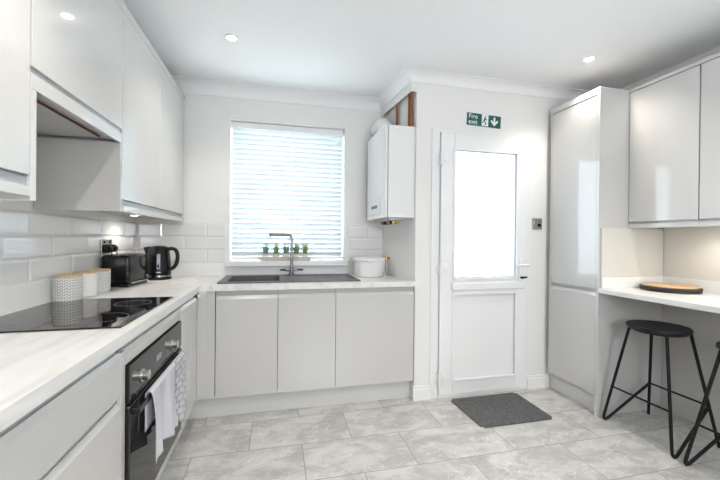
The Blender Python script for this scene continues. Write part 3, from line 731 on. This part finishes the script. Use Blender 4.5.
# plants on a tray
tag(link('plant_tray', bx(bx(bx(bx(bx(B(), -.135, .285, 3.062, 3.118, WZ0+.001, WZ0+.007), -.135, .285, 3.062, 3.066, WZ0+.007, WZ0+.036), -.155, .265, 3.114, 3.118, WZ0+.007, WZ0+.036), -.135, -.131, 3.066, 3.114, WZ0+.007, WZ0+.036), .281, .285, 3.066, 3.114, WZ0+.007, WZ0+.036), M['tray']),
    'long pale tray holding five pots on the window sill', 'tray')
PLbl = ['potted grass at the left end of the sill tray', 'potted grass second from the left on the sill tray', 'potted grass in the middle of the sill tray, left of the tap', 'potted grass just right of the tap spout on the sill tray', 'potted grass at the right end of the sill tray']
for i, px in enumerate((-.094, -.009, .076, .164, .240)):
    t = thing('potted_grass', 'small white pot of green artificial grass: '+PLbl[i] if False else 'small white '+PLbl[i].replace('potted grass', 'pot of green grass'), 'plant', (px, 3.090, WZ0+.008), 'pots of grass on the window sill')
    w = B(); lathe(w, [(.020, 0), (.027, .052), (.0275, .055), (.024, .055), (.022, .048), (.0001, .047)], (px, 3.090, WZ0+.0075), 24); link('pot', w, M['pot'], t, smooth=35)
    w = B(); rn = random.Random(i)
    for k in range(110):
        a = rn.uniform(0, 2*PI); r0 = .023*math.sqrt(rn.random()); ln = rn.uniform(.060, .125); lean = r0*rn.uniform(.3, 1.0)
        p0 = Vector((px+r0*math.cos(a), 3.090+r0*math.sin(a), WZ0+.054)); p2 = p0+Vector((math.cos(a)*(lean), math.sin(a)*min(lean, .016), ln*(1-r0*6))); p1 = p0.lerp(p2, .55)+Vector((-math.cos(a)*.002, 0, .004))
        sd_ = Vector((-math.sin(a), math.cos(a), 0))*.0018
        for q0, q1, k0, k1 in ((p0, p1, 1, .8), (p1, p2, .8, .05)):
            vs4 = [w.verts.new(v) for v in (q0-sd_*k0, q0+sd_*k0, q1+sd_*k1, q1-sd_*k1)]; w.faces.new(vs4)
    link('grass', w, M['leaf2'] if i in (0, 2) else M['leaf'], t)

# ------------------------------------------------------------------ white lidded tub
tb = thing('bread_bin', 'white oval lidded bin on the worktop below the boiler', 'bin', (.77, 2.89, WT))
c3 = (.768, 2.885, WT+.0005)
w = B(); lathe(w, [(.112, 0), (.122, .006), (.130, .07), (.134, .128), (.134, .133)], c3, 48, 1, .72); link('tub', w, M['boiler'], tb, smooth=35)
w = B(); lathe(w, [(.132, .1335), (.142, .136), (.143, .146), (.136, .156), (.11, .164), (.05, .168), (.0001, .169)], c3, 48, 1, .72)
bx(w, c3[0]-.05, c3[0]+.05, c3[1]-.112, c3[1]-.09, WT+.128, WT+.150, .008)
link('lid', w, M['boiler'], tb, smooth=35)
# brass valve on the side wall
vv = thing('brass_gas_valve', 'brass pipe valve on the alcove wall behind the white bin', 'valve', (.965, 2.98, 1.03))
w = B(); tube(w, [(.940, 2.96, WT+.001), (.940, 2.96, 1.05)], .0075, 10); link('pipe', w, M['steel'], vv, smooth=True)
w = B(); tube(w, [(.940, 2.96, 1.035), (.940, 2.96, 1.085)], .014, 10); tube(w, [(.905, 2.95, 1.066), (.972, 2.97, 1.062)], .011, 10); bx(w, .900, .93, 2.925, 2.935, 1.060, 1.074, .002); link('valve_body', w, M['brass'], vv, smooth=40)

# ------------------------------------------------------------------ boiler
bo = thing('wall_boiler', 'white wall-hung boiler in the alcove above the sink worktop', 'boiler', (.91, 2.82, 1.39))
QX0, QY0, QY1, QZ0, QZ1 = .785, 2.535, 3.06, 1.398, 2.098
def wallx(y): return XA+(XA2-XA)*(y-YD)/(YB+.02-YD)
w = B(); prism(w, [(QX0+.03, QY0), (wallx(QY0)-.001, QY0), (wallx(QY1)-.001, QY1), (QX0+.03, QY1)], lambda p, t: Vector((p[0], p[1], QZ0+(QZ1-QZ0)*t)))
link('casing', w, M['boiler'], bo)
w = B(); bx(w, QX0, QX0+.028, QY0-.001, QY1+.001, QZ0-.005, QZ1+.012, .012, 3); link('front_cover', w, M['boiler'], bo, smooth=35)
cfl = link('control_flap', box(QX0-.006, QX0, QY0+.08, QY1-.05, QZ0+.03, QZ0+.16, .004), M['upvc'], bo)
link('display', box(QX0-.0075, QX0-.006, QY0+.17, QY1-.18, QZ0+.08, QZ0+.105), M['display'], cfl)
w = B(); bx(w, QX0+.05, .945, QY0+.03, QY1-.05, QZ0-.018, QZ0-.0005, .004); link('underside_panel', w, M['chan'], bo)
for k, y in enumerate((2.66, 2.72, 2.80, 2.88, 2.95)):
    w = B(); tube(w, [(.90, y, QZ0-.018), (.90, y, QZ0-.042)], .009, 10); tube(w, [(.90, y, QZ0-.034), (.95, y, QZ0-.036)], .007, 8); link('pipe_stub', w, (M['brass'], M['blk'], M['brass'], M['blk'], M['copper'])[k], bo, smooth=True)
w = B(); cyl(w, (.885, 2.86, QZ1+.0005), (0, 0, 1), .068, .03, 30)
tube(w, [(.885, 2.86, QZ1+.03), (.885, 2.86, QZ1+.075), (.885, 2.90, QZ1+.115), (.885, 2.96, QZ1+.13), (.885, YB-.001, QZ1+.13)], .062, 26, smooth=2)
link('flue', w, M['boiler'], bo, smooth=True)
# pipes above the boiler
for (x, y, l_) in ((.972, 2.80, 'copper pipe furthest back of three above the boiler'), (1.001, 2.592, 'copper pipe in the middle of three above the boiler'), (1.005, 2.554, 'copper pipe nearest the door above the boiler')):
    w = B(); tube(w, [(x, y, QZ1+.002), (x, y, ZC-.003)], .0115, 14)
    tag(link('copper_pipe', w, M['copper'], None, smooth=True), l_, 'pipe', 'copper pipes above the boiler')

# ================================================================== LEFT WALL CABINETS
UX = -.738; UXC = -.758; UT = 2.377
def wall_left(label, y0, y1, dz0, dz1, panels, bottom):
    t = thing('wall_cabinet', label, 'kitchen cabinet', ((XL+UXC)/2, (y0+y1)/2, bottom), 'wall cabinets over the hob worktop')
    link('body', box(XL+.004, UXC, y0+.001, y1-.001, bottom+.03, UT-.02), M['carc'], t)
    for a, b_ in panels:
        link('door', bx(B(), UXC+.001, UX, a+.0015, b_-.0015, dz0, dz1, .0015), M['cab'], t)
    return t
ta = wall_left('tall light grey gloss wall cabinet at the left edge of the photo', .68, 1.28, 1.420, 2.33, [(.68, 1.28)], 1.355)
tc_ = wall_left('wide-fronted light grey wall cabinet just right of the hood opening', 1.935, 2.50, 1.415, 2.33, [(1.935, 2.50)], 1.355)
td = wall_left('light grey gloss wall cabinet nearest the window', 2.50, 3.112, 1.415, 2.33, [(2.50, 3.10)], 1.355)
# channel and light pelmet below
for y0, y1, par in ((.68, 1.28, ta), (1.955, 2.5, tc_), (2.5, 3.10, td)):
    link('grip_channel', box(UXC+.001, UXC+.008, y0, y1, 1.386, 1.413), M['chan'], par)
    link('pelmet', box(UX-.018, UX, y0, y1, 1.355, 1.386, .001), M['cab'], par)
# end panels beside the hood opening
tag(link('end_panel', box(XL+.002, UX, 1.282, 1.308, 1.342, 1.687, .001), M['cab']), 'grey side panel at the left edge of the hood opening', 'panel')
tag(link('end_panel', box(XL+.002, UX, 1.912, 1.933, 1.355, 1.687, .001), M['carc']), 'grey side panel at the right side of the hood opening', 'panel')
# hood cabinet
hc = thing('hood_cabinet', 'light grey bridge cabinet over the hob with an open space below', 'kitchen cabinet', (-.92, 1.60, 1.69))
link('body', box(XL+.004, UXC, 1.285, 1.933, 1.7365, UT-.02), M['carc'], hc)
link('door', box(UXC+.001, UX, 1.286, 1.932, 1.757, 2.33, .0015), M['cab'], hc)
link('grip_channel', box(UXC+.001, UXC+.010, 1.286, 1.932, 1.737, 1.756), M['chan'], hc)
link('front_rail', box(UX-.018, UX, 1.284, 1.933, 1.688, 1.736, .0015), M['cab'], hc)
eh = thing('extractor_hood', 'grey built-in extractor under the bridge cabinet over the hob', 'extractor', (-.92, 1.60, 1.69))
link('housing', box(XL+.006, UX-.020, 1.312, 1.909, 1.700, 1.7355), M['carc'], eh)
link('filter', box(XL+.12, UX-.070, 1.35, 1.86, 1.692, 1.6995), M['lowwall'], eh)
link('filter_edge', box(UX-.069, UX-.064, 1.35, 1.86, 1.691, 1.6995), M['rust'], eh, label='thin red-brown edge strip')
# cornice rail above all
tag(link('cornice_rail', box(UX-.03, UX+.001, .68, 3.112, 2.333, UT, .002), M['cab']), 'light grey cornice rail along the top of the left wall cabinets', 'cornice')

# puck lights
def puck(x, y, z, label, first=None):
    if first is not None: return copy_tree(first, (x, y, z), label)
    t = thing('puck_light', label, 'cabinet light', (x, y, z), 'round lights under the wall cabinets')
    w = B(); lathe(w, [(.026, -.008), (.034, -.008), (.034, 0), (.026, 0)], (x, y, z), 28, cap=False); link('rim', w, M['steel'], t, smooth=35)
    w = B(); lathe(w, [(.0001, -.006), (.0255, -.006), (.0255, -.001), (.0001, -.001)], (x, y, z), 28); link('lamp_face', w, M['lamp'], t)
    l = bpy.data.lights.new('puck_lamp', 'SPOT'); l.energy = PUCK_W; l.spot_size = math.radians(140); l.spot_blend = .7; l.shadow_soft_size = .025; l.color = (1, .90, .76)
    lo = bpy.data.objects.new('puck_lamp', l); C.objects.link(lo); lo.parent = t; lo.location = (0, 0, -.015)
    return t
p0 = puck(-.96, 2.72, 1.385, 'round light under the left cabinet above the toaster')

# ================================================================== RIGHT SIDE
TX = 2.190; TXC = 2.212; TY0, TY1 = 2.0, 2.53; TT = 2.312
tc = thing('tall_cabinet', 'tall light grey gloss cabinet beside the back door', 'kitchen cabinet', (2.48, 2.27, 0))
link('body', box(TXC, XR-.004, TY0+.022, 2.455, .15, TT-.02), M['carc'], tc)
link('end_panel', box(TX-.004, XR-.003, TY0, TY0+.020, 0, TT, .001), M['cab'], tc)
link('filler', box(2.240, 2.262, 2.457, 2.509, 0.15, TT, .001), M['cab'], tc)
link('side_rail', box(TX, TXC-.001, 2.437, 2.455, .15, 2.265, .001), M['cab'], tc)
link('door', box(TX, TXC-.001, TY0+.024, 2.435, .892, 2.262, .0015), M['cab'], tc)
w = B(); prism(w, [(TXC-.001, .150), (TX, .150), (TX, .845), (TX+.012, .867), (TXC-.001, .867)], lambda p, k: Vector((p[0], TY0+.024+(2.435-TY0-.024)*k, p[1]))); link('door', w, M['cab'], tc)
link('grip_channel', box(TXC-.006, TXC-.001, TY0+.024, 2.435, .868, .891), M['chan'], tc)
link('cornice_rail', box(TX-.004, TXC-.001, TY0+.0205, 2.455, 2.266, TT, .001), M['cab'], tc)
tag(link('plinth', box(2.245, 2.262, TY0+.021, 2.508, 0, .149), M['plinth']), 'grey plinth under the tall cabinet', 'plinth')
# wall cabinets over the bar
RX = 2.442; RXC = 2.462
def wall_right(label, y0, y1):
    t = thing('wall_cabinet', label, 'kitchen cabinet', ((RXC+XR)/2, (y0+y1)/2, 1.325), 'wall cabinets over the breakfast bar')
    link('body', box(RXC, XR-.004, y0+.001, y1-.001, 1.356, TT-.01), M['carc'], t)
    link('door', box(RX, RXC-.001, y0+.0025, y1-.0025, 1.369, 2.288, .0015), M['cab'], t)
    link('grip_channel', box(RXC-.006, RXC-.001, y0, y1, 1.352, 1.368), M['chan'], t)
    link('pelmet', box(RX, RX+.018, y0, y1, 1.325, 1.352, .001), M['cab'], t)
    link('cornice_rail', box(RX-.006, RXC-.001, y0, y1, 2.291, TT, .001), M['cab'], t)
wall_right('light grey gloss wall cabinet adjoining the tall cabinet, above the breakfast bar', 1.570, 1.998)
wall_right('light grey gloss wall cabinet cut by the right edge of the photo', 1.06, 1.568)
wall_right('light grey gloss wall cabinet outside the photo on the right', .55, 1.058)
puck(2.60, 1.60, 1.3555, 'round light under the right-hand cabinet beside the tall cabinet', p0)
puck(2.60, 1.10, 1.3555, 'round light under the right-hand cabinet at the photo edge', p0)
# splash panels, bar, lower wall
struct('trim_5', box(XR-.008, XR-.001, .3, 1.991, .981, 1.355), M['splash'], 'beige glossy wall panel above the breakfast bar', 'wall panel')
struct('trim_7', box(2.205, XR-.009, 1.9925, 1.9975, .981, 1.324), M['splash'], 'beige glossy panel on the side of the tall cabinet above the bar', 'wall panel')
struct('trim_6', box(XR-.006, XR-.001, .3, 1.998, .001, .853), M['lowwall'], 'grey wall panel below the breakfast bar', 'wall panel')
BT = .902
tag(link('breakfast_bar', box(2.186, XR-.002, .30, 1.999, BT-.032, BT, .002), M['wt_y']), 'white streaked breakfast bar top over the stools', 'worktop')
tag(link('upstand', box(XR-.021, XR-.009, .30, 1.983, BT+.0005, .980, .001), M['trim']), 'white upstand along the wall at the back of the breakfast bar', 'upstand')
tag(link('upstand', box(2.205, XR-.009, 1.984, 1.998, BT+.0005, .980, .001), M['trim']), 'short white upstand where the breakfast bar meets the tall cabinet', 'upstand')

# boards on the bar
bc = (2.577, 1.815)
def disc(name, z, h, r, mat, label, cat):
    w = B(); e = .003; lathe(w, [(r-e, 0), (r, e), (r, h-e), (r-e, h)], (bc[0], bc[1], z), 56); tag(link(name, w, mat, None, smooth=35), label, cat)
disc('round_board', BT+.0005, .0145, .159, M['slate'], 'black round board at the bottom of the stack on the breakfast bar', 'board')
disc('round_board', BT+.0155, .0145, .161, M['slate'], 'black round board in the middle of the stack on the breakfast bar', 'board')
disc('round_board', BT+.0305, .009, .150, M['wood'], 'light wooden round board on top of the stack on the breakfast bar', 'board')

# ------------------------------------------------------------------ bar stools
def stool(cx, cy, label):
    t = thing('bar_stool', label, 'bar stool', (cx, cy, 0), 'black hairpin bar stools')
    H = .697; r = .0088
    w = B(); lathe(w, [(.0001, -.028), (.154, -.028), (.164, -.020), (.166, -.006), (.161, 0), (.150, .0), (.0001, -.004)], (cx-.008, cy, H), 56); link('seat', w, M['seat'], t, smooth=50)
    w = B(); 
    for a in range(4): pass
    tube(w, [(cx+.135*math.cos(2*PI*k/40), cy+.135*math.sin(2*PI*k/40), H-.034) for k in range(41)], .006, 8, cap=False); link('seat_ring', w, M['iron'], t, smooth=True)
    for s in (1, -1):      # +1: far side frame (towards the tall cabinet)
        fy = cy+s*.222; ty = cy+s*.115; F = Vector((cx-.185, fy, r)); Bk = Vector((cx+.195, cy+s*.205, r))
        topF = Vector((cx-.095, ty, H-.03)); topB = Vector((cx+.095, ty, H-.03))
        kB = Bk.lerp(topB, .36)
        L = .075; F2 = F.copy()
        for _ in range(4):
            u = (topF-F2).normalized(); v = (kB-F2).normalized(); a_, c_ = F2+u*L, F2+v*L
            arc = [a_*(1-q)**2+F2*2*q*(1-q)+c_*q*q for q in [i/10 for i in range(11)]]
            F2 += Vector((0, 0, r-min(p.z for p in arc)))-(u+v).normalized()*.0
            F2.x += (F.x-min(p.x for p in arc))*.6
        path = [topF]+arc+[kB]
        w = B(); tube(w, path, r, 10); link('leg', w, M['iron'], t, smooth=True)
        w = B(); tube(w, [topB, Bk], r, 10); link('leg', w, M['iron'], t, smooth=True)
    fF = [Vector((cx-.185, cy+s*.222, r)).lerp(Vector((cx-.095, cy+s*.115, H-.03)), .36) for s in (1, -1)]
    w = B(); tube(w, fF, .006, 10); link('footrest', w, M['iron'], t, smooth=True)
    fB = [Vector((cx+.195, cy+s*.205, r)).lerp(Vector((cx+.095, cy+s*.115, H-.03)), .36) for s in (1, -1)]
    w = B(); tube(w, fB, .006, 10); link('footrest', w, M['iron'], t, smooth=True)
    return t
s0_ = stool(2.378, 1.735, 'black round bar stool beside the tall cabinet')
s1_ = copy_tree(s0_, (2.375, 1.238, 0), 'black round bar stool cut off by the right edge of the photo')

# ------------------------------------------------------------------ doormat
w = B(); prism(w, [(1.315, 2.036), (1.868, 2.036), (1.874, 2.452), (1.300, 2.446)], lambda p, t: Vector((p[0], p[1], .0005+.0085*t)))
bmesh.ops.bevel(w, geom=[e for e in w.edges if abs(e.verts[0].co.z-e.verts[1].co.z) > .005], offset=.018, segments=4, affect='EDGES')
tag(link('doormat', w, M['mat']), 'dark grey rubber-backed doormat on the floor in front of the back door', 'doormat')

# ================================================================== OUTSIDE
struct('ground', box(-8, 9, YB+.3, 16, -.25, -.15), M['patio'], 'paving outside', 'ground')
fn = thing('garden_fence', 'blue-grey garden fence seen through the lower blind slats', 'fence', (-1.2, 6.0, -.15))
w = B()
for i in range(15): bx(w, -3.2+i*.2, -3.2+i*.2+.19, 6.0, 6.02, -.15, 1.25)
link('boards', w, M['fence'], fn)
w = B(); bx(w, -3.2, -.2, 6.02, 6.06, .2, .28); bx(w, -3.2, -.2, 6.02, 6.06, 1.0, 1.08); link('rails', w, M['fence'], fn)
hs = thing('neighbour_house', 'pale house seen faintly through the blind', 'house', (1.5, 12, -.15))
link('wall', box(.2, 5.0, 10.5, 14, -.15, 3.0), M['render'], hs)
w = B(); prism(w, [(10.2, 3.0), (14.3, 3.0), (12.2, 4.5)], lambda p, t: Vector((0.0+5.2*t, p[0], p[1]))); link('roof', w, M['roof'], hs)
link('window_opening', box(1.2, 2.2, 10.46, 10.5, 1.0, 2.1), M['seal'], hs)

sh = thing('garden_shrub', 'grey-green shrub outside the back door, blurred by the frosted pane', 'shrub', (2.05, 3.9, -.15))
w = B(); rn = random.Random(11)
for k in range(700):
    a = rn.uniform(0, 2*PI); zz = rn.uniform(.1, 1.75); rr = .30*math.sqrt(rn.random())*(1-.25*abs(zz-1)); c0 = Vector((2.05+rr*math.cos(a), 3.9+rr*math.sin(a), zz-.15))
    d1 = Vector((rn.uniform(-1, 1), rn.uniform(-1, 1), rn.uniform(-1, 1))).normalized()*.035; d2 = d1.cross(Vector((rn.uniform(-1, 1), rn.uniform(-1, 1), rn.uniform(-1, 1)))).normalized()*.015
    w.faces.new([w.verts.new(v) for v in (c0-d1, c0+d2, c0+d1, c0-d2)])
link('foliage', w, M['leaf'], sh)
w = B(); tube(w, [(2.05, 3.9, -.15), (2.05, 3.9, 1.3)], .02, 8); link('stem', w, M['tray'], sh)
